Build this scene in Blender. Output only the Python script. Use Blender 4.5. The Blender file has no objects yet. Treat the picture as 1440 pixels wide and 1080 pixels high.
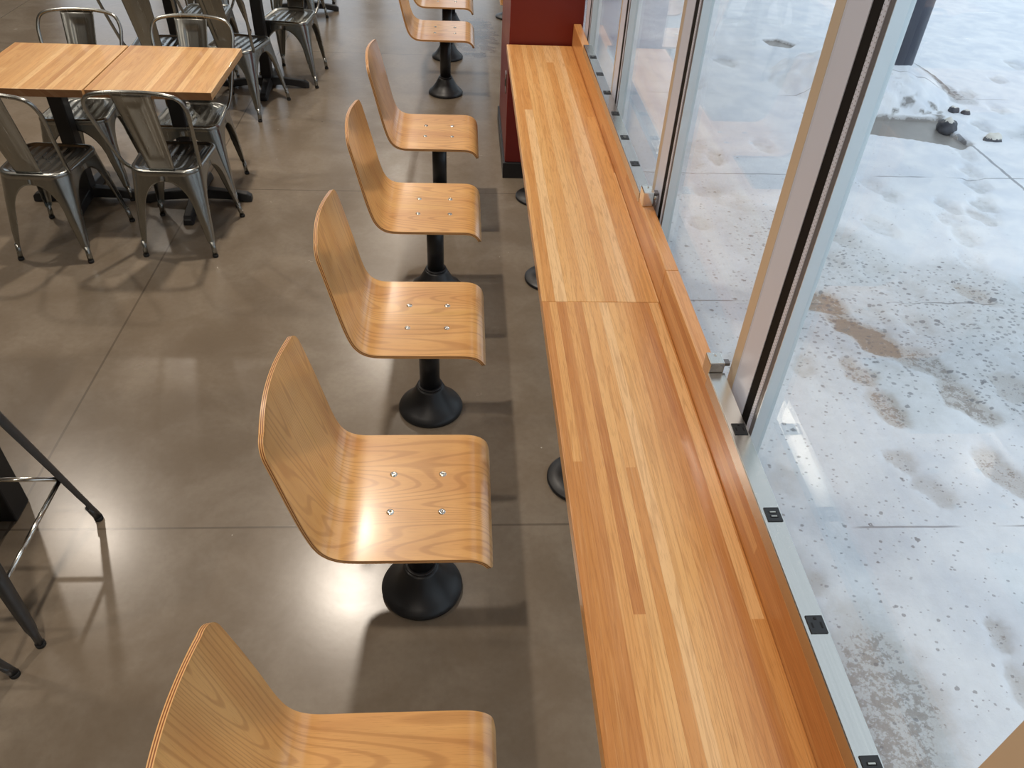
import bpy, bmesh, math, random
import numpy as np
from mathutils import Vector, Matrix, noise

scene = bpy.context.scene
COL = scene.collection
PI = math.pi
random.seed(4)

# ------------------------------------------------------------------ basics
def srgb(r, g, b):
    f = lambda c: (c/255/12.92) if c/255 <= .04045 else ((c/255+.055)/1.055)**2.4
    return (f(r), f(g), f(b), 1.0)

def link_mesh(name, verts, faces, mats, parent=None, smooth=True, uvs=None, fmat=None):
    me = bpy.data.meshes.new(name)
    me.from_pydata([tuple(v) for v in verts], [], faces)
    for m in (mats if isinstance(mats, (list, tuple)) else [mats]):
        me.materials.append(m)
    if fmat:
        for p, i in zip(me.polygons, fmat): p.material_index = i
    if uvs:
        l = me.uv_layers.new(name='UVMap')
        for lo in me.loops: l.data[lo.index].uv = uvs[lo.vertex_index]
    for p in me.polygons: p.use_smooth = smooth
    me.update()
    o = bpy.data.objects.new(name, me)
    COL.objects.link(o)
    if parent: o.parent = parent
    return o

def bm_obj(name, bm, mats, parent=None, smooth=False, bevel=0, seg=2, angle=40):
    bm.normal_update()
    me = bpy.data.meshes.new(name)
    bm.to_mesh(me); bm.free()
    for m in (mats if isinstance(mats, (list, tuple)) else [mats]): me.materials.append(m)
    if smooth:
        for p in me.polygons: p.use_smooth = True
    o = bpy.data.objects.new(name, me); COL.objects.link(o)
    if parent: o.parent = parent
    if bevel:
        b = o.modifiers.new('bevel', 'BEVEL'); b.width = bevel; b.segments = seg; b.limit_method = 'ANGLE'
        b.angle_limit = math.radians(angle)
    return o

def add_box(bm, x0, x1, y0, y1, z0, z1, mi=0, mtx=None):
    vs = [bm.verts.new((x, y, z)) for z in (z0, z1) for y in (y0, y1) for x in (x0, x1)]
    if mtx:
        for v in vs: v.co = mtx @ v.co
    for f in ((0,2,3,1),(4,5,7,6),(0,1,5,4),(2,6,7,3),(0,4,6,2),(1,3,7,5)):
        fc = bm.faces.new([vs[i] for i in f]); fc.material_index = mi

def add_prism(bm, poly, z0, z1, mi=0):
    a = [bm.verts.new((x, y, z0)) for x, y in poly]; b = [bm.verts.new((x, y, z1)) for x, y in poly]
    n = len(poly)
    bm.faces.new(a[::-1]).material_index = mi; bm.faces.new(b).material_index = mi
    for i in range(n): bm.faces.new((a[i], a[(i+1) % n], b[(i+1) % n], b[i])).material_index = mi

def add_lathe(bm, prof, seg=48, cx=0, cy=0, mi=0):
    rings = []
    for r, z in prof:
        if r < 1e-6: rings.append([bm.verts.new((cx, cy, z))])
        else: rings.append([bm.verts.new((cx+r*math.cos(2*PI*i/seg), cy+r*math.sin(2*PI*i/seg), z)) for i in range(seg)])
    for a, b in zip(rings, rings[1:]):
        for i in range(seg):
            j = (i+1) % seg
            if len(a) == 1 and len(b) == 1: continue
            if len(a) == 1: f = bm.faces.new((a[0], b[j], b[i]))
            elif len(b) == 1: f = bm.faces.new((a[i], a[j], b[0]))
            else: f = bm.faces.new((a[i], a[j], b[j], b[i]))
            f.smooth = True; f.material_index = mi

def smooth_path(pts, n=8):
    P = [Vector(p) for p in pts]; out = []
    for i in range(len(P)-1):
        p0 = P[max(i-1, 0)]; p1 = P[i]; p2 = P[i+1]; p3 = P[min(i+2, len(P)-1)]
        for k in range(n):
            t = k/n
            out.append(.5*((2*p1)+(-p0+p2)*t+(2*p0-5*p1+4*p2-p3)*t*t+(-p0+3*p1-3*p2+p3)*t**3))
    out.append(P[-1]); return out

def add_tube(bm, pts, r, seg=12, mi=0):
    P = [Vector(p) for p in pts]; rs = r if isinstance(r, (list, tuple)) else [r]*len(P)
    rings = []; up = None
    for i, p in enumerate(P):
        t = (P[min(i+1, len(P)-1)]-P[max(i-1, 0)]).normalized()
        if up is None:
            up = t.orthogonal().normalized()
        up = (up-t*up.dot(t)).normalized(); s = t.cross(up)
        rings.append([bm.verts.new(p+(up*math.cos(2*PI*k/seg)+s*math.sin(2*PI*k/seg))*rs[i]) for k in range(seg)])
    for a, b in zip(rings, rings[1:]):
        for k in range(seg):
            f = bm.faces.new((a[k], a[(k+1) % seg], b[(k+1) % seg], b[k])); f.smooth = True; f.material_index = mi
    bm.faces.new(rings[0][::-1]); bm.faces.new(rings[-1])

def thing(name, label, cat, loc=(0, 0, 0), rz=0, group=None):
    o = bpy.data.objects.new(name, None); COL.objects.link(o)
    o.empty_display_size = .1
    o.location = loc; o.rotation_euler = (0, 0, rz); o['label'] = label; o['category'] = cat
    if group: o['group'] = group
    return o

def tag(o, label, cat, group=None):
    o['label'] = label; o['category'] = cat
    if group: o['group'] = group
    return o

def struct(o, label=None, cat=None):
    o['kind'] = 'structure'
    if label: o['label'] = label
    if cat: o['category'] = cat
    return o

def copy_tree(o, parent=None):
    c = o.copy(); COL.objects.link(c); c.parent = parent
    for ch in list(o.children): copy_tree(ch, c)
    return c

def place_copy(root, loc, rz, label):
    c = copy_tree(root); c.location = loc; c.rotation_euler = (0, 0, rz); c['label'] = label
    return c

# ------------------------------------------------------------------ node materials
class NT:
    def __init__(s, name):
        s.m = bpy.data.materials.new(name); s.m.use_nodes = True
        s.t = s.m.node_tree; s.t.nodes.clear()
        s.out = s.t.nodes.new('ShaderNodeOutputMaterial')
    def n(s, typ, **kw):
        nd = s.t.nodes.new(typ)
        for k, v in kw.items(): setattr(nd, k, v)
        return nd
    def put(s, sock, v):
        if isinstance(v, bpy.types.NodeSocket): s.t.links.new(v, sock)
        else: sock.default_value = v
    def math(s, op, a, b=None, c=None, clamp=False):
        nd = s.n('ShaderNodeMath', operation=op); nd.use_clamp = clamp
        s.put(nd.inputs[0], a)
        if b is not None: s.put(nd.inputs[1], b)
        if c is not None: s.put(nd.inputs[2], c)
        return nd.outputs[0]
    def ss(s, v, a, b):
        nd = s.n('ShaderNodeMapRange', interpolation_type='SMOOTHSTEP')
        s.put(nd.inputs[0], v); nd.inputs[1].default_value = a; nd.inputs[2].default_value = b
        return nd.outputs[0]
    def mix(s, f, a, b, mode='MIX'):
        nd = s.n('ShaderNodeMix', data_type='RGBA', blend_type=mode)
        s.put(nd.inputs[0], f); s.put(nd.inputs[6], a); s.put(nd.inputs[7], b)
        return nd.outputs[2]
    def noise(s, vec, scale, detail=2, rough=.5, dist=0, dim='3D', w=None):
        nd = s.n('ShaderNodeTexNoise', noise_dimensions=dim)
        if vec is not None: s.put(nd.inputs['Vector'], vec)
        nd.inputs['Scale'].default_value = scale; nd.inputs['Detail'].default_value = detail
        nd.inputs['Roughness'].default_value = rough; nd.inputs['Distortion'].default_value = dist
        if w is not None: s.put(nd.inputs['W'], w)
        return nd.outputs[0]
    def sep(s, v):
        nd = s.n('ShaderNodeSeparateXYZ'); s.put(nd.inputs[0], v); return nd.outputs
    def comb(s, x, y, z=0.0):
        nd = s.n('ShaderNodeCombineXYZ')
        s.put(nd.inputs[0], x); s.put(nd.inputs[1], y); s.put(nd.inputs[2], z); return nd.outputs[0]
    def white(s, v):
        nd = s.n('ShaderNodeTexWhiteNoise', noise_dimensions='3D'); s.put(nd.inputs[0], v); return nd.outputs[0]
    def ramp(s, f, stops):
        nd = s.n('ShaderNodeValToRGB'); s.put(nd.inputs[0], f); cr = nd.color_ramp
        while len(cr.elements) < len(stops): cr.elements.new(.5)
        for e, (p, c) in zip(cr.elements, stops): e.position = p; e.color = c
        return nd.outputs[0]
    def bump(s, h, strength, dist=.001):
        nd = s.n('ShaderNodeBump'); s.put(nd.inputs['Height'], h)
        nd.inputs['Strength'].default_value = strength; nd.inputs['Distance'].default_value = dist
        return nd.outputs[0]
    def bsdf(s, color, rough=.5, metal=0.0, normal=None, coat=0.0, coat_rough=.1, spec=.5, aniso=0.0):
        b = s.n('ShaderNodeBsdfPrincipled')
        s.put(b.inputs['Base Color'], color); s.put(b.inputs['Roughness'], rough)
        s.put(b.inputs['Metallic'], metal); b.inputs['Coat Weight'].default_value = coat
        b.inputs['Coat Roughness'].default_value = coat_rough
        b.inputs['Specular IOR Level'].default_value = spec
        b.inputs['Anisotropic'].default_value = aniso
        if normal is not None: s.t.links.new(normal, b.inputs['Normal'])
        s.t.links.new(b.outputs[0], s.out.inputs[0]); return s.m
    def obj(s): return s.n('ShaderNodeTexCoord').outputs['Object']
    def uv(s): return s.n('ShaderNodeTexCoord').outputs['UV']
    def rnd(s): return s.n('ShaderNodeObjectInfo').outputs['Random']
    def pos(s): return s.n('ShaderNodeNewGeometry').outputs['Position']

def plain(name, col, rough=.5, metal=0.0, spec=.5, nscale=40, var=.12, coat=0.0, rvar=.1):
    t = NT(name); p = t.obj()
    nz = t.noise(p, nscale, 3)
    c = t.mix(nz, tuple([x*(1-var) for x in col[:3]]+[1]), tuple([min(1, x*(1+var)) for x in col[:3]]+[1]))
    r = t.math('MULTIPLY_ADD', nz, rvar, rough-rvar/2)
    return t.bsdf(c, r, metal, spec=spec, coat=coat)

WOOD = [(0.0, srgb(190, 128, 72)), (.12, srgb(204, 144, 82)), (.45, srgb(216, 160, 98)), (.75, srgb(226, 176, 114)), (1.0, srgb(238, 200, 150))]

def butcher(name, width, length, axis='Y', seed=0.0, stops=WOOD, rough=.3, gs=1.0, endgrain=False):
    """solid staves glued side by side: colour per stave, fine oak grain along it"""
    t = NT(name); X, Y, Z = t.sep(t.obj())
    X = t.math('ADD', X, Z)
    wob = t.noise(t.comb(t.math('MULTIPLY', X, 1.0), seed, 0.0), 9.0, 1)
    xx = t.math('MULTIPLY_ADD', wob, width*1.5, X)
    i = t.math('FLOOR', t.math('DIVIDE', xx, width))
    r1 = t.white(t.comb(i, seed, 3.3))
    yy = t.math('ADD', t.math('DIVIDE', Y, length), t.math('MULTIPLY', r1, 7.0))
    j = t.math('FLOOR', yy)
    r2 = t.white(t.comb(i, j, t.math('ADD', seed, 1.7)))
    base = t.ramp(r2, stops)
    off = t.math('MULTIPLY', r2, 40.0)
    # broad figure inside the stave
    g1 = t.noise(t.comb(t.math('MULTIPLY', X, 26.0), t.math('MULTIPLY', Y, 1.1), off), 1.0, 2, .5, .15)
    band = t.math('SINE', t.math('MULTIPLY', g1, 64.0))
    band = t.ss(band, .2, 1.0)
    col = t.mix(t.math('MULTIPLY', band, .24), base, srgb(150, 92, 44))
    g0 = t.noise(t.comb(t.math('MULTIPLY', X, 14.0), t.math('MULTIPLY', Y, 1.0), off), 1.0, 2)
    col = t.mix(t.math('MULTIPLY', t.ss(g0, .45, .75), .35), col, srgb(226, 172, 112))
    # fine pores
    g2 = t.noise(t.comb(t.math('MULTIPLY', X, 900.0*gs), t.math('MULTIPLY', Y, 22.0*gs), off), 1.0, 2, .6)
    col = t.mix(t.math('MULTIPLY', t.ss(g2, .52, .72), .38), col, srgb(142, 88, 44))
    g3 = t.noise(t.comb(t.math('MULTIPLY', X, 260.0), t.math('MULTIPLY', Y, 5.0), off), 1.0, 2, .6)
    col = t.mix(t.math('MULTIPLY', t.ss(g3, .5, .8), .25), col, srgb(240, 200, 145))
    # glue lines
    fr = t.math('FRACT', t.math('DIVIDE', xx, width))
    edge = t.math('LESS_THAN', fr, .03)
    col = t.mix(t.math('MULTIPLY', edge, .22), col, srgb(130, 78, 38))
    if endgrain:
        ny = t.math('ABSOLUTE', t.sep(t.n('ShaderNodeNewGeometry').outputs['Normal'])[1])
        col = t.mix(t.math('MULTIPLY', t.math('GREATER_THAN', ny, .7), .8), col, srgb(84, 48, 28))
    nb = t.bump(g2, .12, .0004)
    return t.bsdf(col, t.math('MULTIPLY_ADD', g3, .1, rough-.05), normal=nb, coat=.35, coat_rough=.12, spec=.4)

def oak_veneer(name):
    t = NT(name); U, V, _ = t.sep(t.uv()); rn = t.math('MULTIPLY', t.rnd(), 37.0)
    # cathedral figure: level lines of a noise stretched along the grain (V)
    a = t.noise(t.comb(t.math('MULTIPLY', U, 5.6), t.math('MULTIPLY', V, .55), rn), 1.0, 1, .3, 0)
    ring = t.math('SINE', t.math('MULTIPLY', a, 235.0))
    line = t.ss(ring, .3, 1.0)
    b = t.noise(t.comb(t.math('MULTIPLY', U, 9.0), t.math('MULTIPLY', V, 1.5), t.math('ADD', rn, 9.0)), 1.0, 3)
    base = t.ramp(b, [(.25, srgb(196, 138, 80)), (.45, srgb(211, 157, 93)), (.6, srgb(220, 168, 104)), (.8, srgb(207, 158, 84))])
    col = t.mix(t.math('MULTIPLY', line, .34), base, srgb(150, 92, 40))
    p = t.noise(t.comb(t.math('MULTIPLY', U, 700.0), t.math('MULTIPLY', V, 18.0), rn), 1.0, 2, .6)
    col = t.mix(t.math('MULTIPLY', t.ss(p, .52, .75), .34), col, srgb(146, 90, 42))
    nb = t.bump(p, .1, .0003)
    return t.bsdf(col, .34, normal=nb, coat=.7, coat_rough=.15, spec=.5)

def ply_edge(name):
    t = NT(name); _, V, _ = t.sep(t.uv())
    s = t.math('SINE', t.math('MULTIPLY', V, 2*PI*2.5))
    col = t.mix(t.ss(s, -.3, .3), srgb(128, 74, 36), srgb(216, 166, 108))
    return t.bsdf(col, .4, coat=.3, coat_rough=.2)

def metal_brushed(name, col, rough, aniso_scale=(6, 6, 300), amt=.12, metal=1.0):
    t = NT(name); X, Y, Z = t.sep(t.obj())
    v = t.comb(t.math('MULTIPLY', X, aniso_scale[0]), t.math('MULTIPLY', Y, aniso_scale[1]), t.math('MULTIPLY', Z, aniso_scale[2]))
    nz = t.noise(v, 1.0, 4, .6)
    c = t.mix(nz, tuple([x*.82 for x in col[:3]]+[1]), col)
    r = t.math('MULTIPLY_ADD', nz, amt, rough-amt/2)
    return t.bsdf(c, r, metal)

def chair_metal():
    t = NT('raw_galvanised_steel'); p = t.obj()
    X, Y, Z = t.sep(p)
    nz = t.noise(t.comb(t.math('MULTIPLY', X, 120.0), t.math('MULTIPLY', Y, 8.0), t.math('MULTIPLY', Z, 6.0)), 1.0, 3, .6)
    n2 = t.noise(p, 6, 2)
    c = t.mix(nz, srgb(138, 140, 138), srgb(172, 174, 170))
    c = t.mix(t.math('MULTIPLY', t.ss(n2, .5, .75), .2), c, srgb(126, 122, 110))
    r = t.math('MULTIPLY_ADD', nz, .05, .24)
    return t.bsdf(c, r, 1.0)

def concrete_floor():
    t = NT('polished_concrete'); P = t.pos(); X, Y, Z = t.sep(P)
    big = t.noise(P, .7, 3, .5, .6); mid = t.noise(P, 3.2, 5, .6, .4); fine = t.noise(P, 40, 4, .65)
    c = t.ramp(big, [(.25, srgb(104, 92, 79)), (.5, srgb(119, 107, 93)), (.75, srgb(134, 123, 109))])
    c = t.mix(t.math('MULTIPLY', t.ss(mid, .35, .8), .26), c, srgb(158, 148, 132))
    c = t.mix(t.math('MULTIPLY', t.math('SUBTRACT', 1.0, t.ss(mid, .35, .62)), .30), c, srgb(108, 95, 78))
    c = t.mix(t.math('MULTIPLY', t.ss(fine, .35, .7), .22), c, srgb(102, 90, 76))
    # small pale chips
    vo = t.n('ShaderNodeTexVoronoi', feature='F1'); t.put(vo.inputs['Vector'], P); vo.inputs['Scale'].default_value = 4.3
    chip = t.math('LESS_THAN', vo.outputs['Distance'], .014)
    c = t.mix(t.math('MULTIPLY', chip, .7), c, srgb(205, 198, 184))
    vo2 = t.n('ShaderNodeTexVoronoi', feature='F1'); t.put(vo2.inputs['Vector'], t.comb(t.math('ADD', X, 3.1), Y, 0.0)); vo2.inputs['Scale'].default_value = 3.1
    chip2 = t.math('LESS_THAN', vo2.outputs['Distance'], .022)
    c = t.mix(t.math('MULTIPLY', chip2, .6), c, srgb(60, 52, 44))
    # saw cuts
    def line(v, at, w):
        return t.math('LESS_THAN', t.math('ABSOLUTE', t.math('SUBTRACT', v, at)), w)
    L = None
    for v, at in ((Y, 1.776), (Y, 4.345), (Y, 6.913), (Y, 9.48), (Y, -.79), (X, -1.546), (X, -4.115)):
        l = line(v, at, .0045); L = l if L is None else t.math('MAXIMUM', L, l)
    c = t.mix(t.math('MULTIPLY', L, .5), c, srgb(62, 54, 46))
    # dried spill between pillar and stools
    dx = t.math('DIVIDE', t.math('SUBTRACT', X, .13), .2); dy = t.math('DIVIDE', t.math('SUBTRACT', Y, 7.45), .6)
    d = t.math('SQRT', t.math('ADD', t.math('MULTIPLY', dx, dx), t.math('MULTIPLY', dy, dy)))
    sp = t.noise(P, 11, 5, .6, .3)
    sm = t.math('MULTIPLY', t.ss(t.math('SUBTRACT', sp, t.math('MULTIPLY', d, .14)), .35, .39), t.math('SUBTRACT', 1.0, t.ss(d, .9, 1.15)))
    c = t.mix(t.math('MULTIPLY', sm, .75), c, srgb(82, 60, 40))
    rough = t.math('MULTIPLY_ADD', mid, .12, .19)
    h = t.math('ADD', t.math('MULTIPLY', fine, .4), t.math('MULTIPLY', L, -3.0))
    return t.bsdf(c, rough, normal=t.bump(h, .10, .002), spec=.6)

def snow_material():
    t = NT('trodden_snow'); P = t.pos(); X, Y, Z = t.sep(P)
    at = t.n('ShaderNodeAttribute', attribute_name='cover').outputs['Color']
    bare, dirt, warm = t.sep(at)
    n1 = t.noise(P, 28, 5, .7); n2 = t.noise(P, 5, 4, .6, .4); n3 = t.noise(P, 120, 3, .7)
    snow = t.mix(t.ss(n2, .3, .7), srgb(226, 231, 240), srgb(246, 248, 252))
    slush = t.mix(n1, srgb(186, 191, 197), srgb(216, 220, 225))
    c = t.mix(t.math('MULTIPLY', dirt, 1.1, clamp=True), snow, slush)
    # thin, half melted: pavement greys through
    n4 = t.noise(P, 11, 4, .65, .2)
    grey = t.mix(n3, srgb(150, 150, 150), srgb(186, 185, 183))
    grey = t.mix(warm, grey, srgb(172, 158, 144))
    soft = t.math('MULTIPLY', t.ss(t.math('ADD', bare, t.math('MULTIPLY', t.math('SUBTRACT', n4, .5), .8)), .12, .75), t.math('MULTIPLY_ADD', n3, .8, .35))
    c = t.mix(t.math('MULTIPLY', soft, .85, clamp=True), c, grey)
    m = t.math('ADD', bare, t.math('MULTIPLY', t.math('SUBTRACT', n1, .5), 1.5))
    m = t.math('ADD', m, t.math('MULTIPLY', t.math('SUBTRACT', n3, .5), .9))
    pv = t.mix(n3, srgb(118, 117, 118), srgb(166, 163, 160))
    pv = t.mix(t.math('MULTIPLY', warm, .8), pv, srgb(150, 130, 114))
    c = t.mix(t.math('MULTIPLY', t.ss(m, .72, .95), .92), c, pv)
    # grit
    def dots(sc, r, off, amt, c):
        vo = t.n('ShaderNodeTexVoronoi', feature='F1')
        t.put(vo.inputs['Vector'], t.comb(t.math('ADD', X, off), t.math('MULTIPLY', Y, 1.25), 0.0)); vo.inputs['Scale'].default_value = sc
        key = t.sep(vo.outputs['Color'])[0]
        rad = t.math('MULTIPLY', t.math('MULTIPLY', key, r), t.math('ADD', dirt, .25))
        d = t.math('ADD', vo.outputs['Distance'], t.math('MULTIPLY', t.math('SUBTRACT', n3, .5), .28))
        k = t.math('LESS_THAN', d, rad)
        return t.mix(t.math('MULTIPLY', k, amt), c, srgb(104, 106, 112)), k
    c, k1 = dots(8, .105, 0.0, .75, c)
    c, k2 = dots(19, .17, 5.2, .62, c)
    c, k3 = dots(36, .25, 9.7, .5, c)
    # slab joints showing as broken lines
    def line(v, a, w, brk):
        l = t.math('LESS_THAN', t.math('ABSOLUTE', t.math('SUBTRACT', v, a)), w)
        return t.math('MULTIPLY', l, t.ss(t.noise(P, brk, 2), .42, .55))
    L = None
    for v, a, w in ((Y, 1.73, .004), (Y, 3.18, .005), (Y, 4.64, .006), (Y, 6.1, .004), (Y, .28, .004)):
        l = line(v, a, w, 2.2); L = l if L is None else t.math('MAXIMUM', L, l)
    seam = t.math('MULTIPLY', t.math('LESS_THAN', t.math('ABSOLUTE', t.math('SUBTRACT', X, t.math('MULTIPLY_ADD', n1, .02, 3.625))), .011),
                  t.math('LESS_THAN', Y, 5.38))
    L = t.math('MAXIMUM', L, seam)
    c = t.mix(t.math('MULTIPLY', L, .6), c, srgb(96, 98, 104))
    h = t.math('ADD', t.math('MULTIPLY', n1, 1.0), t.math('MULTIPLY', n3, .5))
    return t.bsdf(c, .75, normal=t.bump(h, .35, .008), spec=.25)

def glass_material():
    t = NT('window_glass')
    lw = t.n('ShaderNodeLayerWeight'); lw.inputs[0].default_value = .5
    F = t.math('MULTIPLY_ADD', t.math('POWER', lw.outputs['Facing'], 5.0), .96, .04)
    tr = t.n('ShaderNodeBsdfTransparent'); tr.inputs[0].default_value = (.955, .975, .98, 1)
    gl = t.n('ShaderNodeBsdfGlossy'); gl.inputs['Roughness'].default_value = 0.0
    X, Y, Z = t.sep(t.pos())
    sm = t.noise(t.pos(), 3, 3)
    fac = t.math('MULTIPLY', F, t.math('MULTIPLY_ADD', sm, .1, .9))
    mx = t.n('ShaderNodeMixShader'); t.put(mx.inputs[0], fac)
    t.t.links.new(tr.outputs[0], mx.inputs[1]); t.t.links.new(gl.outputs[0], mx.inputs[2])
    t.t.links.new(mx.outputs[0], t.out.inputs[0]); return t.m

M_floor = concrete_floor()
M_oak = oak_veneer('oak_veneer'); M_ply = ply_edge('plywood_edge')
M_counterA = butcher('oak_counter_near', .026, 4.5, seed=2.0)
M_counterB = butcher('oak_counter_far', .032, 5.5, seed=11.0)
M_upA = butcher('oak_upstand', .028, 3.0, seed=21.0, stops=[(0, srgb(188, 122, 66)), (.5, srgb(202, 138, 78)), (1, srgb(216, 160, 102))])
M_table = butcher('oak_table_top', .03, 9.0, seed=5.0, stops=[(0.0, srgb(172, 126, 80)), (.4, srgb(190, 146, 96)), (.75, srgb(202, 160, 108)), (1.0, srgb(222, 188, 138))], rough=.42, endgrain=True)
M_black = plain('black_powder_coat', srgb(25, 26, 29), .42, var=.2)
M_blackiron = plain('black_cast_iron', srgb(20, 20, 21), .5, var=.2)
M_rubber = plain('black_rubber', srgb(16, 15, 15), .7)
M_gasket = plain('black_gasket', srgb(20, 18, 18), .75, spec=.2)
M_chrome = plain('polished_chrome', srgb(224, 222, 215), .14, metal=1.0, var=.05)
M_alu = plain('anodised_aluminium', srgb(212, 219, 238), .42, metal=.08, var=.03, nscale=8)
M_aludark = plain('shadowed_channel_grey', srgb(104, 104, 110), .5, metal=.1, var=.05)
M_alubright = plain('bright_mill_aluminium', srgb(214, 222, 224), .34, metal=.85, var=.03, nscale=8)
M_tan = plain('bead_warm_reflection_tan', srgb(206, 190, 166), .4, metal=.15, var=.04, nscale=8)  # bead aluminium, the warm floor's reflection painted into its colour
M_rail = metal_brushed('brushed_raceway', srgb(205, 203, 198), .24, (300, 3, 300), .1)
M_steel = chair_metal()
M_gunmetal = plain('gunmetal_steel', srgb(96, 98, 101), .34, metal=.85, var=.15, nscale=30)
M_red = plain('dark_red_paint', srgb(112, 28, 22), .42, var=.05, nscale=6)
M_redframe = plain('brick_red_trim', srgb(150, 52, 38), .45, var=.05)
M_white = plain('white_paint', srgb(225, 222, 214), .8, var=.03, nscale=3)
M_wall = plain('warm_grey_wall_paint', srgb(150, 138, 122), .8, var=.04, nscale=3)
M_ceiling = plain('pale_ceiling_paint', srgb(206, 202, 194), .85, var=.03, nscale=2)
M_plate = plain('stainless_plate', srgb(190, 188, 184), .3, metal=1.0)
M_glass = glass_material()
M_snow = snow_material()
M_stone = plain('wet_stone', srgb(78, 80, 88), .6, var=.4, nscale=30)
M_post = plain('slate_blue_post_paint', srgb(62, 68, 84), .45, var=.15, nscale=4)
M_pave = plain('wet_pavement', srgb(140, 136, 132), .35, var=.2, nscale=18)
M_usb = plain('usb_tongue_metal', srgb(188, 186, 178), .3, metal=.9)
M_hole = plain('socket_slot_black', srgb(5, 5, 6), .8)

# ------------------------------------------------------------------ room shell
XW = .675            # room side of the folding window wall
def boxobj(name, b, m, parent=None, bevel=0):
    bm = bmesh.new(); add_box(bm, *b); return bm_obj(name, bm, m, parent, bevel=bevel)
struct(boxobj('floor', (-7, .72, -4, 14, -.2, 0), M_floor))
struct(boxobj('ceiling', (-7, .74, -4, 14, 4.05, 4.25), M_ceiling))
struct(boxobj('wall_left', (-7.2, -7, -4, 14, 0, 4.05), M_wall))
struct(boxobj('wall_back', (-7, .74, -4.2, -4, 0, 4.05), M_wall))
bm = bmesh.new(); add_box(bm, XW, .7185, -4, 14, 2.75, 4.05); add_box(bm, XW, .7185, -4, -2.79, 0, 2.75); add_box(bm, XW, .7185, 9.56, 14, 0, 2.75)
struct(bm_obj('wall_right', bm, M_wall))
# far wall with three tall shopfront openings
bm = bmesh.new()
ops = [(-6.6, -4.9), (-4.6, -2.9), (-2.6, -1.65), (-1.35, -.60), (-.35, .50)]
xs = [-7]+[v for o in ops for v in o]+[.675]
for a, b in zip(xs[::2], xs[1::2]): add_box(bm, a, b, 14, 14.2, 0, 4.05)
for a, b in ops: add_box(bm, a, b, 14, 14.2, 3.6, 4.05); add_box(bm, a, b, 14, 14.2, 0, .1)
struct(bm_obj('wall_far', bm, M_wall))

# folding glass panels: black joints between them
joints = [-2.74, -1.78, -.765, .255, 1.335, 2.386, 3.40, 4.383, 5.41, 6.44, 7.47, 8.5, 9.53]
H = 2.72
for k, (a, b) in enumerate(zip(joints, joints[1:])):
    bm = bmesh.new()
    add_prism(bm, [(XW, a+.02), (XW, a+.104), (XW-.0012, a+.1075), (XW+.001, a+.111), (XW+.001, a+.115), (XW+.032, a+.115), (XW+.032, a+.02)], .0, H, 0)
    # stile at the far end: narrow face, channel, inner side
    add_box(bm, XW, XW+.032, b-.036, b-.02, .0, H, 0)
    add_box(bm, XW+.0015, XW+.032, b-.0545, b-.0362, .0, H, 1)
    add_box(bm, XW+.0005, XW+.0325, b-.0565, b-.0546, .0, H, 2)
    # rails
    add_box(bm, XW+.002, XW+.032, a+.1152, b-.0567, .0, .11, 0)
    add_box(bm, XW+.002, XW+.032, a+.1152, b-.0567, H-.1, H, 0)
    w = bm_obj('window_%d' % (k+1), bm, [M_alu, M_aludark, M_alubright], smooth=False)
    struct(w)
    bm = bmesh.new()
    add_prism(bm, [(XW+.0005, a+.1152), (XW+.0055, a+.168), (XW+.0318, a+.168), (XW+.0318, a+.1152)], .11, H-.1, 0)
    g = bm_obj('glazing_bead', bm, M_tan, w); g['label'] = 'glazing bead with a warm floor reflection painted in tan'
    bm = bmesh.new(); add_box(bm, XW+.0015, XW+.032, b-.0199, b+.0199, 0, H)
    bm_obj('gasket', bm, M_gasket, w)
    bm = bmesh.new(); add_box(bm, XW+.024, XW+.030, a+.1682, b-.0567, .11, H-.1)
    bm_obj('glass_pane', bm, M_glass, w)
    if k in (3, 4, 5):
        bm = bmesh.new()
        for i in range(220):
            zz = .95+i*.008
            for yy in (b-.0335, b-.0235):
                add_box(bm, XW-.0004, XW+.001, yy, yy+.0012, zz, zz+.0022)
        bm_obj('weatherstrip_perforation', bm, M_aludark, w)

# ------------------------------------------------------------------ pillar
bm = bmesh.new(); add_box(bm, .262, .672, 4.573, 5.50, .1, 4.05)
p = struct(bm_obj('pillar', bm, M_red, bevel=.004), 'dark red square pillar at the far end of the window counter', 'pillar')
bm = bmesh.new(); add_box(bm, .250, .672, 4.558, 5.515, 0, .1)
bk = bm_obj('baseboard_pillar', bm, M_black, bevel=.003); struct(bk)
ob = thing('wall_switch_plate', 'small stainless cover plate on the side of the dark red pillar', 'switch plate', (.262, 4.735, .535))
bm = bmesh.new(); add_box(bm, -.005, -.0005, -.036, .036, -.058, .058); bm_obj('cover_plate', bm, M_plate, ob, bevel=.002)
bm = bmesh.new(); add_box(bm, -.009, -.0052, -.012, .012, -.02, .02); bm_obj('switch', bm, M_black, ob)

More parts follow.
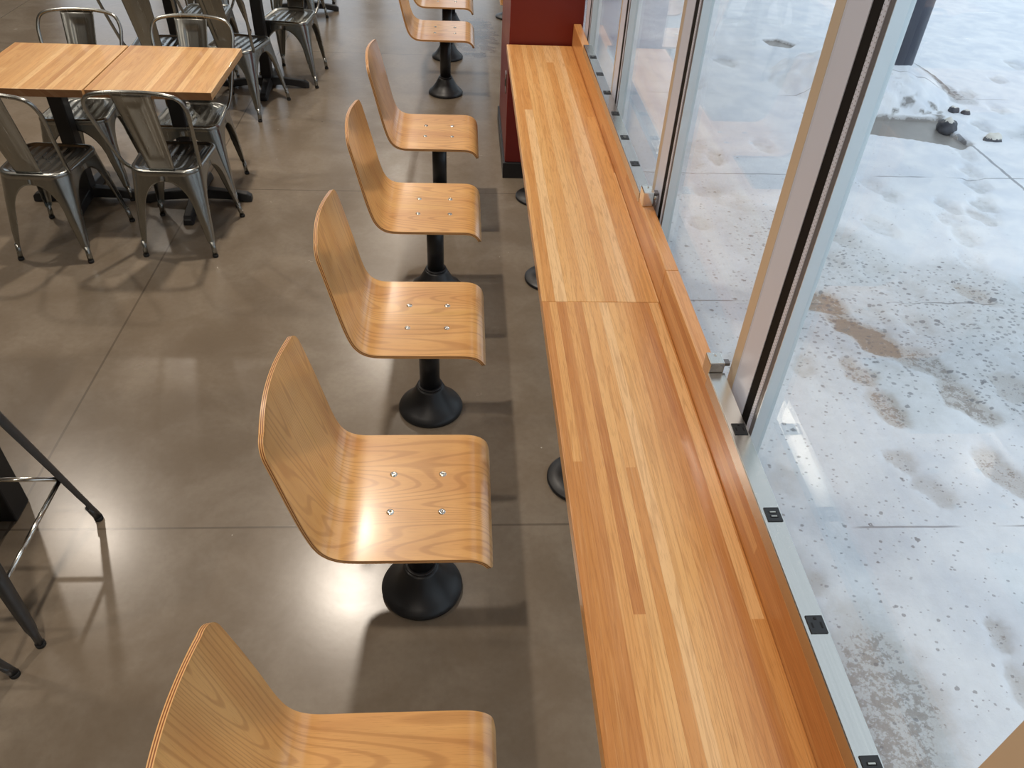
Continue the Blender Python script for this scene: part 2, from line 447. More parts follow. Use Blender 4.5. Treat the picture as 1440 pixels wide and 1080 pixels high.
# ------------------------------------------------------------------ window counter
ZC = .806; XL = .246; YJ = 1.996
def slab(name, y0, y1, m, label):
    bm = bmesh.new(); add_box(bm, XL, .617, y0, y1, ZC-.042, ZC)
    o = bm_obj(name, bm, m, bevel=.003); tag(o, label, 'counter'); return o
slab('window_counter', -1.4, YJ-.0006, M_counterA, 'nearer oak butcher-block length of the long window counter, cut by the frame bottom')
slab('window_counter', YJ+.0006, 4.556, M_counterB, 'farther oak butcher-block length of the window counter, ending at the red pillar')
slab('window_counter', 5.52, 9.4, M_counterB, 'oak counter continuing behind the dark red pillar')
def upstand(y0, y1, m, label):
    bm = bmesh.new(); add_box(bm, .6175, .659, y0, y1, ZC-.042, .92)
    tag(bm_obj('counter_upstand', bm, m, bevel=.0025), label, 'backsplash')
upstand(-1.4, 2.0005, M_upA, 'raised oak back ledge along the nearer counter length, under the power strip')
upstand(2.0015, 4.5715, M_upA, 'raised oak back ledge along the farther counter length, running to the pillar')

def pedestal(y, label):
    t = thing('counter_pedestal', label, 'table base', (.446, y, 0), 0, 'pedestals under the window counter')
    bm = bmesh.new()
    add_lathe(bm, [(0, 0), (.124, 0), (.127, .003), (.127, .012), (.122, .016), (.10, .021), (.07, .034), (.052, .055), (.046, .075), (0, .075)])
    bm_obj('base', bm, M_black, t)
    bm = bmesh.new(); add_lathe(bm, [(0, .075), (.038, .075), (.038, ZC-.05), (0, ZC-.05)], 32)
    bm_obj('pole', bm, M_black, t)
    bm = bmesh.new(); add_box(bm, -.12, .12, -.12, .12, ZC-.05, ZC-.0425)
    bm_obj('mounting_plate', bm, M_black, t, bevel=.002)
    return t
p0 = pedestal(1.992, 'black round pedestal base under the counter, nearest of those showing past its edge')
for y, l in ((3.39, 'black round pedestal base under the farther counter length, beside the third-nearest stool seat'),
             (4.30, 'black round pedestal base under the counter just in front of the red pillar'),
             (8.13, 'black round pedestal base showing behind the red pillar')):
    c = place_copy(p0, (.446, y, 0), 0, l)

# power strips with sockets
def power_strip(y0, y1, ys, label, first_usb):
    t = thing('power_strip', label, 'power strip', (.6395, (y0+y1)/2, .9205))
    yc = (y0+y1)/2
    bm = bmesh.new(); add_box(bm, -.0222, .0195, y0-yc, y1-yc, 0, .024); add_box(bm, -.0236, -.02221, y0-yc, y1-yc, -.014, .0225); bm_obj('housing', bm, M_rail, t, bevel=.002)
    usb = first_usb
    for y in ys:
        bm = bmesh.new(); add_box(bm, -.0152, .0165, y-yc-.0185, y-yc+.0185, .0243, .0262)
        if usb:
            s = bm_obj('usb_socket', bm, M_black, t, bevel=.0008)
            for q in (-.006, .005):
                bm = bmesh.new(); add_box(bm, -.0075, .0085, y-yc+q-.0028, y-yc+q+.0028, .0263, .0268)
                h = bm_obj('port', bm, M_hole, s)
                bm = bmesh.new(); add_box(bm, -.0055, .0065, y-yc+q-.0014, y-yc+q+.0014, .0269, .0276)
                # tongue is part of the port opening
                bm2 = bm_obj('port_tongue', bm, M_usb, s)
        else:
            s = bm_obj('power_socket', bm, M_black, t, bevel=.0008)
            for (px, py, wx, wy) in ((-.008, .0, .0015, .005), (.009, .0, .0015, .006)):
                bm = bmesh.new(); add_box(bm, px-wx, px+wx, y-yc+py-wy-.002, y-yc+py+wy-.002, .0263, .0267); bm_obj('slot', bm, M_hole, s)
            bm = bmesh.new(); add_lathe(bm, [(.003, .0263), (.003, .0268), (0, .0268)], 16, .001, y-yc+.0115); bm_obj('ground_hole', bm, M_hole, s)
        usb = not usb
    return t
power_strip(-1.3, 1.478, [1.273, 1.018, .761, .508, .253, -.002], 'brushed metal power strip on the nearer counter ledge, running out of frame', False)
power_strip(2.470, 4.12, [3.925, 3.682, 3.440, 3.195, 2.946, 2.705], 'brushed metal power strip on the farther counter ledge', True)

def lock_bracket(y0, y1, label, knob):
    yc = (y0+y1)/2
    t = thing('latch_bracket', label, 'bracket', (.637, yc, .9205))
    h = (y1-y0)/2
    bm = bmesh.new(); add_box(bm, -.0195, .0185, -h, h, 0, .052); bm_obj('housing', bm, M_chrome if knob else M_rail, t, bevel=.0025)
    bm = bmesh.new(); add_lathe(bm, [(0, .0522), (.0035, .0522), (.0035, .0532), (0, .0545)], 16, .002, h*.45); bm_obj('screw', bm, M_chrome, t)
    bm = bmesh.new(); add_box(bm, .019, .036, -h+.012, h-.018, .035, .044); bm_obj('latch', bm, M_aludark, t, bevel=.001)
    if knob:
        bm = bmesh.new(); add_tube(bm, [(.019, -h-.0005+.012, .028), (.030, -h-.0005+.012, .028)], .008, 20)
        kb = bm_obj('lock_cylinder', bm, M_chrome, t)
        bm = bmesh.new()
        for i in range(7): add_lathe(bm, [(0, .018-i*.0032), (.0014, .0165-i*.0032), (0, .015-i*.0032)], 8, .027, -h+.010)
        bm_obj('bead_chain', bm, M_chrome, t)
lock_bracket(1.480, 1.528, 'square metal latch bracket at the far end of the nearer power strip', False)
lock_bracket(2.412, 2.468, 'shiny square latch bracket with lock cylinder at the near end of the farther power strip', True)

# ------------------------------------------------------------------ plywood stools
def shell_profile():
    # (x, z) along the top surface, from the top of the back to the seat front
    P = [(-.464, .875), (-.450, .815), (-.436, .755), (-.423, .695), (-.410, .635), (-.397, .575), (-.385, .53)]
    cx, cz, r = -.308, .531, .073
    for k in range(1, 15):
        a = math.radians(188+(270-188)*k/14); P.append((cx+r*math.cos(a), cz+r*math.sin(a)))
    for k in range(1, 16): P.append((-.308+(.016+.308)*k/15, .458+.0006*k/15))
    cx, cz, r = .022, .4056, .053
    for k in range(1, 13):
        a = math.radians(90-92*k/12); P.append((cx+r*1.2*math.cos(a), cz+r*math.sin(a)))
    V = [Vector((x, 0, z)) for x, z in P]
    L = [0]
    for a, b in zip(V, V[1:]): L.append(L[-1]+(b-a).length)
    out = []; n = 160; i = 0
    for k in range(n+1):
        d = L[-1]*k/n
        while i < len(L)-2 and L[i+1] < d: i += 1
        out.append(V[i].lerp(V[i+1], (d-L[i])/(L[i+1]-L[i])))
    for _ in range(26):
        out = [out[0]]+[(out[k-1]+out[k]*2+out[k+1])/4 for k in range(1, n)]+[out[-1]]
    return out

def make_stool(label, loc):
    t = thing('plywood_stool', label, 'stool', loc, 0, 'plywood stools along the window counter')
    prof = shell_profile()
    # resample
    L = [0]
    for a, b in zip(prof, prof[1:]): L.append(L[-1]+(b-a).length)
    tot = L[-1]
    def at(s):
        s = max(0, min(tot, s))
        for i in range(len(L)-1):
            if s <= L[i+1]+1e-9:
                f = (s-L[i])/(L[i+1]-L[i]+1e-12); return prof[i].lerp(prof[i+1], f)
        return prof[-1]
    ss = []
    r0, r1 = .05, .028
    for k in range(9): ss.append(r0*(1-math.cos(k/8*PI/2)))
    n = 74
    for k in range(1, n): ss.append(r0+(tot-r0-r1)*k/n)
    for k in range(9): ss.append(tot-r1+r1*math.sin(k/8*PI/2))
    NU = 24; th = .0125
    top, bot, uv = [], [], []
    for s in ss:
        p = at(s); tg = (at(s+.006)-at(s-.006)).normalized()
        nr = Vector((-tg.z, 0, tg.x))   # towards the sitter
        w = .240-.010*max(0, 1-s/.3)**1.5
        back = max(0., 1-s/.34)
        waist = math.exp(-((s-.36)/.10)**2)*.004
        w -= waist
        if s < r0: w -= r0-math.sqrt(max(0, r0*r0-(r0-s)**2))
        if s > tot-r1: w -= r1-math.sqrt(max(0, r1*r1-(r1-(tot-s))**2))
        for i in range(NU+1):
            u = -1+2*i/NU
            y = u*w
            q = Vector((p.x+.130, y, p.z))
            q += -nr*(.014*(1-u*u))*min(1, back*1.6)
            if s < .12: q += -tg*(.012*(1-u*u))*(1-s/.12)
            # normal direction flips so that "top" faces the sitter
            top.append(q); bot.append(q-nr*th); uv.append((y, s))
    W = NU+1; N = len(ss)
    verts = [tuple(v) for v in top]+[tuple(v) for v in bot]
    uvs = uv+uv
    faces, fm = [], []
    nt = N*W
    for j in range(N-1):
        for i in range(NU):
            a, b, c, d = j*W+i, j*W+i+1, (j+1)*W+i+1, (j+1)*W+i
            faces.append((a, d, c, b)); fm.append(0)
            faces.append((nt+a, nt+b, nt+c, nt+d)); fm.append(0)
    # edge band with its own vertices so the ply lines run along it
    loop = [j*W for j in range(N)]+[(N-1)*W+i for i in range(1, W)]+[j*W+NU for j in range(N-2, -1, -1)]+[i for i in range(NU-1, 0, -1)]
    base = len(verts)
    for q in loop: verts.append(verts[q]); uvs.append((0., 0.))
    for q in loop: verts.append(verts[nt+q]); uvs.append((0., 1.))
    m = len(loop)
    for i in range(m):
        j = (i+1) % m
        faces.append((base+i, base+j, base+m+j, base+m+i)); fm.append(1)
    link_mesh('seat_shell', verts, faces, [M_oak, M_ply], t, True, uvs, fm)
    for dx in (-.0724, .0724):
        for dy in (-.0724, .0724):
            bm = bmesh.new(); z = .4585
            add_lathe(bm, [(0, z-.003), (.0115, z-.003), (.0115, z-.0005), (.0105, z+.0012), (.0085, z+.0028), (.0045, z+.0042), (.0042, z+.0030), (0, z+.0028)], 24, dx, dy)
            bm_obj('bolt', bm, M_chrome, t)
    bm = bmesh.new(); add_box(bm, -.1, .1, -.1, .1, .434, .4425); bm_obj('mounting_plate', bm, M_black, t, bevel=.003)
    bm = bmesh.new(); add_lathe(bm, [(0, .12), (.040, .12), (.040, .434), (0, .434)], 40); bm_obj('pole', bm, M_black, t)
    bm = bmesh.new()
    add_lathe(bm, [(0, .001), (.126, .001), (.130, .004), (.131, .012), (.126, .022), (.112, .034), (.094, .052), (.078, .074), (.066, .096), (.057, .114), (.053, .122), (0, .122)], 56)
    bm_obj('base', bm, M_black, t)
    bm = bmesh.new(); add_lathe(bm, [(.0402, .1225), (.050, .1225), (.0515, .126), (.050, .130), (.0402, .130)], 48)
    r = bm_obj('collar', bm, M_black, t)
    return t

XS = -.130
spots = [(.625, 'nearest plywood stool, its seat and backrest cut off by the bottom edge of the frame'),
         (1.5213, 'plywood stool second from the camera, whole seat with four bolts over a round black base'),
         (2.4008, 'plywood stool third from the camera, at the seam of the counter top'),
         (3.2807, 'plywood stool fourth from the camera, its round base half hidden by the seat in front'),
         (4.1569, 'plywood stool fifth from the camera, last one before the red pillar'),
         (6.0157, 'plywood stool just beyond the red pillar, backrest cut by the top of the frame'),
         (6.8607, 'plywood stool beyond the pillar with only its seat front and base in frame'),
         (7.72, 'farthest plywood stool, only its black pole and base showing between two seats')]
st0 = make_stool(spots[1][1], (XS, spots[1][0], 0))
for k, (y, l) in enumerate(spots):
    if k == 1: continue
    place_copy(st0, (XS+(.02 if k == 7 else -.008 if k == 0 else 0), y, 0), 0, l)

# ------------------------------------------------------------------ steel chairs (face +Y, origin on floor under the seat)
ZS = .45
def seat_outline(inset=0.0, n=6):
    # rounded, slightly wider in front
    wf, wr, d, r = .178-inset, .166-inset, .182-inset, max(.012, .06-inset)
    cs = [(wf, d, 0), (-wf, d, 90), (-wr, -d, 180), (wr, -d, 270)]
    out = []
    for (x, y, a0) in cs:
        sx = 1 if x > 0 else -1; sy = 1 if y > 0 else -1
        if y < 0: r = max(.014, .080-inset)
        for k in range(n+1):
            a = math.radians(a0+90*k/n)
            out.append((x-sx*r+r*math.cos(a), y-sy*r+r*math.sin(a)))
    return out

def make_leg(sx, sy, parent):
    front = sy > 0
    top = Vector((sx*(.176 if front else .164), sy*.180)); foot = Vector((sx*(.226 if front else .183), sy*.226))
    nx_top = Vector((-top.x, top.y)); nx_foot = Vector((-foot.x, foot.y))
    o_top = Vector((sx*(.164 if front else .176), -sy*.180)); o_foot = Vector((sx*(.183 if front else .226), -sy*.226))
    zs = [.447, .435, .420, .405, .400, .397, .392, .385, .375, .36, .34, .31, .27, .22, .16, .11, .085, .07, .05, .012]
    rows = []
    for z in zs:
        f = (1-z/.447)
        c = top.lerp(foot, f); n1 = nx_top.lerp(nx_foot, f); n2 = o_top.lerp(o_foot, f)
        def arm(half):
            if z >= .40: return half
            if z >= .24:
                s = (.40-z)/.16; lo = .052
                return lo+(half-lo)*(1-math.sqrt(max(0, 1-(1-s)**2)))
            if z >= .085: return .052-(.052-.027)*(.24-z)/(.24-.085)
            if z >= .075: return .027-(.010)*(.085-z)/.015
            return .017
        l1 = (n1-c).length; l2 = (n2-c).length
        d1 = (n1-c).normalized(); d2 = (n2-c).normalized()
        a1 = arm(l1/2); a2 = arm(l2/2)
        r0 = .055 if front else .078; r = r0+(.014-r0)*min(1, f*1.6)
        r = min(r, a1*.7, a2*.7)
        pts = []
        for k in range(5): pts.append(c+d1*(a1+(r-a1)*k/4))
        for k in range(1, 6):
            a = k/6*PI/2
            # quarter arc from d1 side to d2 side
            ctr = c+d1*r+d2*r
            pts.append(ctr-d2*r*math.cos(a)-d1*r*math.sin(a))
        for k in range(5): pts.append(c+d2*(r+(a2-r)*k/4))
        if z < .09:   # closes to a tube
            ctr = c+(d1+d2)*a1*.5
        rows.append([(q.x, q.y, z) for q in pts])
    W = len(rows[0]); verts = [v for r in rows for v in r]; faces = []
    for j in range(len(rows)-1):
        for i in range(W-1):
            f = (j*W+i, j*W+i+1, (j+1)*W+i+1, (j+1)*W+i)
            faces.append(f if sx*sy < 0 else f[::-1])
    o = link_mesh('leg', verts, faces, M_steel, parent)
    so = o.modifiers.new('thickness', 'SOLIDIFY'); so.thickness = .0022; so.offset = 0
    # rolled foot tube and rubber tip
    fc = foot-Vector((sx, sy))*.008
    bm = bmesh.new()
    up = top.lerp(foot, 1-.085/.447)-Vector((sx, sy))*.009
    add_tube(bm, [(fc.x, fc.y, .010), (fc.x-(fc.x-up.x)*.9, fc.y-(fc.y-up.y)*.9, .088)], .0118, 14)
    bm_obj('foot_tube', bm, M_steel, o)
    bm = bmesh.new(); add_lathe(bm, [(0, 0), (.0135, 0), (.0145, .004), (.0145, .013), (.012, .015), (0, .015)], 20, fc.x, fc.y)
    bm_obj('rubber_foot', bm, M_rubber, o)
    return o

def make_chair(label, loc, rz, grp):
    t = thing('steel_chair', label, 'chair', loc, rz, grp)
    # seat pan: rings from rim skirt over the lip to a ribbed recessed centre
    rings = []
    for ins, z in ((-.002, .426), (-.003, .440), (-.001, .449), (.004, .4535), (.012, .4548), (.020, .4530), (.028, .4485), (.036, .4470)):
        rings.append([(x, y, z) for x, y in seat_outline(ins)])
    W = len(rings[0]); verts = [v for r in rings for v in r]; faces = []
    for j in range(len(rings)-1):
        for i in range(W):
            k = (i+1) % W
            faces.append((j*W+i, j*W+k, (j+1)*W+k, (j+1)*W+i))
    # ribbed centre: grid clipped to the inner outline by scaling
    NX, NY = 49, 12
    base = len(verts)
    def halfw(y):
        d = .182-.036; r = .014
        w = (.166+(.178-.166)*((y+d)/(2*d)))-.036
        e = d-abs(y)
        if y < 0: r = .044
        if e < r: w -= r-math.sqrt(max(0, r*r-(r-e)**2))
        return w
    for j in range(NY+1):
        y = -(.182-.036)+2*(.182-.036)*j/NY
        for i in range(NX+1):
            u = -1+2*i/NX; x = u*halfw(y)*1.0
            e = min(1, (1-abs(u))*8)*min(1, (1-abs(-1+2*j/NY))*5)
            z = .4470+.0014*(math.cos(u*PI*6)-.2)*e-.002*e
            verts.append((x, y, z))
    for j in range(NY):
        for i in range(NX):
            a = base+j*(NX+1)+i
            faces.append((a, a+1, a+NX+2, a+NX+1))
    s = link_mesh('seat', verts, faces, M_steel, t)
    for hx, hy in ((0, 0), (.03, .03), (-.03, .03), (.03, -.03), (-.03, -.03)):
        bm = bmesh.new(); add_lathe(bm, [(.0038, .4478), (.0038, .4500), (0, .4500)], 12, hx, hy); bm_obj('drain_hole', bm, M_hole, s)
    for sx in (-1, 1):
        for sy in (-1, 1): make_leg(sx, sy, t)
    # bow
    half = [(.163, -.120, .440), (.172, -.138, .462), (.182, -.165, .50), (.200, -.215, .62), (.216, -.262, .74), (.219, -.285, .795), (.203, -.302, .842), (.165, -.310, .865), (.09, -.314, .877), (0, -.316, .880)]
    path = smooth_path(half+[(-x, y, z) for x, y, z in half[-2::-1]], 6)
    bm = bmesh.new(); add_tube(bm, path, .0095, 14); bm_obj('back_frame', bm, M_steel, t)
    # central slat, sheet steel with a pressed panel
    NU, NV = 20, 28; verts = []; faces = []
    for j in range(NV+1):
        v = j/NV
        z = .452+(.872-.452)*v; y = -.172-.140*v**1.05
        w = .062+.026*v
        for i in range(NU+1):
            u = -1+2*i/NU
            q = max(abs(u)/.52, abs((v-.57)/.33) if v > .57 else abs((v-.57)/.42))
            emb = -.006 if q < .86 else (-.006*(1-q)/.14 if q < 1 else 0)
            rail = .004*max(0, abs(u)-.86)/.14
            verts.append((u*w, y-.010*(1-u*u)*v+emb+rail, z))
    for j in range(NV):
        for i in range(NU):
            a = j*(NU+1)+i; faces.append((a, a+1, a+NU+2, a+NU+1))
    o = link_mesh('back_slat', verts, faces, M_steel, t)
    so = o.modifiers.new('thickness', 'SOLIDIFY'); so.thickness = .002; so.offset = 0
    return t

R = math.radians
G1 = 'steel chairs around the nearest pair of tables'
ch0 = make_chair('galvanised steel chair with its back to the camera at the right-hand oak table', (-1.455, 3.79, 0), 0, G1)
place_copy(ch0, (-2.045, 3.73, 0), R(-3), 'galvanised steel chair cut by the left frame edge, back to the camera')
place_copy(ch0, (-1.50, 4.335, 0), R(180), 'galvanised steel chair tucked in on the far side of the right-hand oak table')
place_copy(ch0, (-2.115, 4.39, 0), R(182), 'galvanised steel chair tucked in on the far side of the left-hand oak table')
G2 = 'steel chairs around the tables behind'
for loc, rz, l in (((-1.535, 5.62, 0), -11, 'steel chair just behind the right-hand oak table, back to the camera'),
                   ((-2.03, 5.56, 0), 3, 'steel chair whose tall slat rises behind the left-hand oak table, near the top edge'),
                   ((-1.30, 6.30, 0), 172.5, 'steel chair facing the camera with shiny empty seat, rightmost of the chairs behind'),
                   ((-1.93, 6.36, 0), 180, 'steel chair mostly hidden behind another chair slat, its seat corner showing'),
                   ((-2.12, 7.22, 0), 0, 'distant steel chair showing only legs at the top edge, behind the second row of tables'),
                   ((-1.50, 7.70, 0), 0, 'distant steel chair behind the camera-facing chair, right legs showing at the top edge'),
                   ((-1.50, 8.62, 0), 180, 'most distant steel chair, just its right front leg showing at the top edge')):
    c = place_copy(ch0, loc, R(rz), l); c['group'] = G2

# ------------------------------------------------------------------ small tables
def make_table(label, loc, grp):
    t = thing('cafe_table', label, 'table', loc, 0, grp)
    bm = bmesh.new(); add_box(bm, -.2985, .2985, -.342, .342, .712, .75); bm_obj('table_top', bm, M_table, t, bevel=.002)
    bm = bmesh.new(); add_box(bm, -.038, .038, -.038, .038, .060, .700); bm_obj('column', bm, M_blackiron, t, bevel=.006)
    bm = bmesh.new(); add_box(bm, -.16, .16, -.16, .16, .7005, .7115); bm_obj('top_plate', bm, M_blackiron, t)
    for k in range(4):
        a = k*PI/2+R(3)
        bm = bmesh.new()
        secs = []
        for d, w, z0, z1 in ((.0, .040, .030, .085), (.08, .036, .028, .078), (.17, .030, .020, .066), (.24, .029, .010, .056), (.275, .030, .002, .050), (.299, .026, .002, .034)):
            secs.append([bm.verts.new((d*math.cos(a)-s*w*math.sin(a), d*math.sin(a)+s*w*math.cos(a), z)) for s, z in ((-1, z0), (1, z0), (.7, z1), (-.7, z1))])
        for A, B in zip(secs, secs[1:]):
            for i in range(4): bm.faces.new((A[i], A[(i+1) % 4], B[(i+1) % 4], B[i]))
        bm.faces.new(secs[0][::-1]); bm.faces.new(secs[-1])
        bm_obj('foot', bm, M_blackiron, t, bevel=.005)
    return t
tb = make_table('oak butcher-block cafe table on the right of the pair, with a free right edge', (-1.5185, 4.19, 0), 'oak cafe tables pushed together in pairs')
place_copy(tb, (-2.1245, 4.185, 0), 0, 'oak butcher-block cafe table on the left of the pair, cut by the left frame edge')
place_copy(tb, (-1.47, 6.05, 0), 0, 'cafe table behind the near pair, its black column and cross foot in frame')
place_copy(tb, (-2.075, 6.05, 0), 0, 'second-row cafe table, only its black column showing above the left-hand oak table')
place_copy(tb, (-1.50, 8.14, 0), 0, 'cafe table of the third row, black foot showing at the top edge')

# ------------------------------------------------------------------ bar stools and bar table at the left edge
def bar_stool(loc, rz, label):
    t = thing('steel_bar_stool', label, 'bar stool', loc, rz, 'tall steel stools at the left edge')
    bm = bmesh.new(); add_prism(bm, [(x*.9, y*.9) for x, y in seat_outline(.0)], .742, .760); bm_obj('seat', bm, M_gunmetal, t, bevel=.006)
    for sx in (-1, 1):
        for sy in (-1, 1):
            top = Vector((sx*.135, sy*.135, .745)); ft = Vector((sx*.250, sy*.255, .0))
            rows = []
            for f, w in ((0, .05), (.25, .040), (.55, .032), (.8, .026), (.90, .022), (.93, .015), (.985, .013)):
                c = top.lerp(ft, f)
                rows.append([(c.x-sx*w, c.y, c.z), (c.x-sx*w*.35, c.y+sy*.001, c.z), (c.x-sx*w*.1, c.y-sy*w*.03, c.z), (c.x, c.y-sy*w*.22, c.z), (c.x, c.y-sy*w*.5, c.z), (c.x, c.y-sy*w, c.z)])
            W = 6; verts = [v for r in rows for v in r]
            faces = [(j*W+i, j*W+i+1, (j+1)*W+i+1, (j+1)*W+i) for j in range(len(rows)-1) for i in range(W-1)]
            o = link_mesh('leg', verts, faces, M_gunmetal, t)
            so = o.modifiers.new('thickness', 'SOLIDIFY'); so.thickness = .003; so.offset = 0
            bm = bmesh.new(); c0 = top.lerp(ft, .90)-Vector((sx*.011, sy*.011, 0)); c1 = top.lerp(ft, .985)-Vector((sx*.011, sy*.011, 0))
            add_tube(bm, [c0, c1], .0115, 16); bm_obj('foot_tube', bm, M_gunmetal, o)
            bm = bmesh.new(); add_lathe(bm, [(0, 0), (.014, 0), (.0145, .004), (.0145, .014), (0, .016)], 20, ft.x-sx*.012, ft.y-sy*.012); bm_obj('rubber_foot', bm, M_rubber, o)
    f = 1-.245/.745; x = .135+(.250-.135)*f-.012; y = .135+(.255-.135)*f-.012
    for a, b in (((-x, -y), (x, -y)), ((x, -y), (x, y)), ((x, y), (-x, y)), ((-x, y), (-x, -y))):
        bm = bmesh.new(); add_tube(bm, [(a[0], a[1], .245), (b[0], b[1], .245)], .0075, 14); bm_obj('foot_rail', bm, M_chrome, t)
    return t
b0 = bar_stool((-1.498, 1.577, 0), 0, 'grey steel bar stool at the left edge with long leg and two foot rails')
place_copy(b0, (-1.532, .995, 0), 0, 'second grey steel bar stool, only one foot showing at the left edge')
t = thing('bar_table', 'black column foot of a tall table at the left edge, behind the bar stool leg', 'table', (-1.78, 1.86, 0))
bm = bmesh.new(); add_box(bm, -.25, .25, -.05, .05, 0, 1.0); bm_obj('column', bm, M_blackiron, t, bevel=.006)
bm = bmesh.new(); add_box(bm, -.34, .30, -.3, .3, 1.0, 1.04); bm_obj('table_top', bm, M_table, t, bevel=.002)

# ------------------------------------------------------------------ outdoors
DX = .02
x0, x1, y0, y1 = .76, 7.2, -1.0, 10.4
nx = int((x1-x0)/DX); ny = int((y1-y0)/DX)
nx = int((x1-x0)/DX); gx = np.linspace(x0, x1, nx+1); gy = np.linspace(y0, y1, ny+1)
GX, GY = np.meshgrid(gx, gy)
bare = np.zeros_like(GX); warm = np.zeros_like(GX); press = np.zeros_like(GX); wet = np.zeros_like(GX)
dirt = np.zeros_like(GX)
def fld(f, k):
    return np.array([noise.noise(Vector((x*f, y*f, k))) for y in gy for x in gx]).reshape(GX.shape)
NA = fld(1.3, 0.); NB = fld(4.1, 2.); NC = fld(11., 4.); ND = fld(24., 7.)
NZ = NA*.5+NB*.3+NC*.25
WX = GX+.05*NB+.035*NC+.012*ND; WY = GY+.05*np.roll(NB, 37, 0)+.035*np.roll(NC, 23, 1)+.012*np.roll(ND, 11, 0)
def ell(arr, cx, cy, ax, ay, ang, amp, soft=.5):
    c, s = math.cos(ang), math.sin(ang)
    u = ((WX-cx)*c+(WY-cy)*s)/ax; v = (-(WX-cx)*s+(WY-cy)*c)/ay
    d = np.sqrt(u*u+v*v)
    np.maximum(arr, amp*np.clip((1+soft-d)/(soft*1.2), 0, 1), out=arr)
def seg(p, q, w, amp, warmth=0, soft=.5, pr=.5):
    cx, cy = (p[0]+q[0])/2, (p[1]+q[1])/2
    l = math.hypot(q[0]-p[0], q[1]-p[1])/2; a = math.atan2(q[1]-p[1], q[0]-p[0])
    ell(bare, cx, cy, l, w, a, amp, soft); ell(press, cx, cy, l, w, a, pr, soft)
    if warmth: ell(warm, cx, cy, l*1.1, w*1.2, a, warmth, soft)
seg((1.62, 3.30), (1.90, 3.10), .09, 1.0, .9); seg((1.83, 3.03), (2.05, 2.76), .085, 1.1, .95)
seg((1.66, 3.45), (1.75, 3.2), .07, .8, .8)
seg((1.76, 2.72), (1.80, 2.52), .05, .75, .5); seg((1.78, 2.48), (1.84, 2.28), .06, .8, .5)
seg((1.71, 2.11), (1.76, 2.0), .045, .62, .2); seg((1.76, 1.98), (1.83, 1.83), .055, .6, .2)
seg((2.10, 2.80), (2.20, 2.55), .07, .8, 0); seg((2.15, 2.55), (2.22, 2.28), .075, .85, .2)
seg((2.02, 2.75), (2.15, 2.6), .05, .7, .1); seg((2.59, 3.34), (2.72, 3.18), .06, .7, .4)
seg((2.10, 2.13), (2.15, 1.90), .06, .72, .3); seg((2.43, 2.60), (2.47, 2.42), .07, .65, .2)
seg((2.45, 2.36), (2.40, 2.15), .05, .5); seg((1.70, 1.34), (1.71, 1.24), .045, .66, .1); seg((1.69, 1.19), (1.66, 1.06), .05, .62, .1)
seg((1.53, 2.72), (1.52, 2.60), .05, .55, .2); seg((1.26, 1.32), (1.22, .80), .13, .85, .15, .9, .2); seg((1.12, 1.62), (1.18, 1.45), .05, .6, .3, .9, .2)
seg((1.05, .95), (1.10, 1.5), .06, .42, 0, .9, .2); seg((1.15, 1.95), (1.30, 1.98), .05, .42, 0, 1.0, .1)
seg((1.20, 2.6), (1.30, 2.8), .07, .45, 0, .9, .2); seg((.95, 3.2), (1.1, 3.1), .05, .6, 0, .8, .2)
seg((1.0, 3.45), (1.12, 3.38), .04, .7, .1, .7, .1)
for (x, y) in ((3.54, 5.06), (3.42, 4.76), (3.33, 4.54), (3.01, 4.24), (2.94, 4.07), (2.91, 3.87), (2.83, 3.58), (3.26, 4.27), (3.15, 4.12),
               (4.24, 5.9), (3.92, 5.57), (4.16, 6.24), (2.44, 3.97), (2.69, 4.38), (2.62, 4.52), (2.22, 3.51), (2.16, 3.82), (2.02, 3.05),
               (1.79, 3.36), (2.23, 2.99), (2.48, 3.05), (2.0, 3.6), (2.3, 3.3), (3.0, 3.3), (3.2, 3.1), (2.7, 2.8), (2.9, 2.5), (4.6, 5.2), (4.9, 5.8),
               (1.5, 4.4), (1.7, 4.9), (1.4, 4.0), (2.1, 5.1), (1.9, 6.3), (2.3, 6.9), (3.9, 7.9), (5.0, 7.0), (4.6, 6.6)):
    a = random.uniform(1.2, 1.9)
    ell(bare, x, y, .10, .055, a, random.uniform(.34, .55), .35); ell(press, x, y, .11, .06, a, 1.1, .4)
for x, y in ((1.43, 4.9), (1.55, 5.1), (1.62, 4.3)): ell(warm, x, y, .2, .3, 0, .35, .8); ell(bare, x, y, .1, .2, .4, .4, .9)
# wet slab patch in front of the planter mound, and a small puddle
def polymask(poly, soft):
    d = np.full_like(GX, 1e9); inside = np.zeros(GX.shape, bool); n = len(poly)
    for i in range(n):
        ax, ay = poly[i]; bx, by = poly[(i+1) % n]
        ex, ey = bx-ax, by-ay; tt = np.clip(((GX-ax)*ex+(GY-ay)*ey)/(ex*ex+ey*ey), 0, 1)
        d = np.minimum(d, np.hypot(GX-ax-tt*ex, GY-ay-tt*ey))
        cond = ((ay > GY) != (by > GY)) & (GX < (bx-ax)*(GY-ay)/((by-ay) if by != ay else 1e-9)+ax)
        inside ^= cond
    return np.clip(.5+np.where(inside, d, -d)/soft, 0, 1)
pm = polymask([(2.6, 5.74), (3.14, 5.72), (3.66, 5.68), (3.60, 5.42), (3.65, 5.2), (3.55, 5.14), (3.25, 5.28), (2.7, 5.46)], .05)
pm2 = polymask([(2.84, 7.58), (2.98, 7.62), (3.10, 7.46), (3.02, 7.36), (2.86, 7.42)], .04)
hole = np.maximum(pm, pm2)
bare = np.maximum(bare, hole*2.0); warm = np.maximum(warm, hole*.35)
near = np.clip(1-(GX-.8)/2.6, 0, 1); rng = np.clip(1-np.abs(GY-2.6)/3.2, 0, 1)
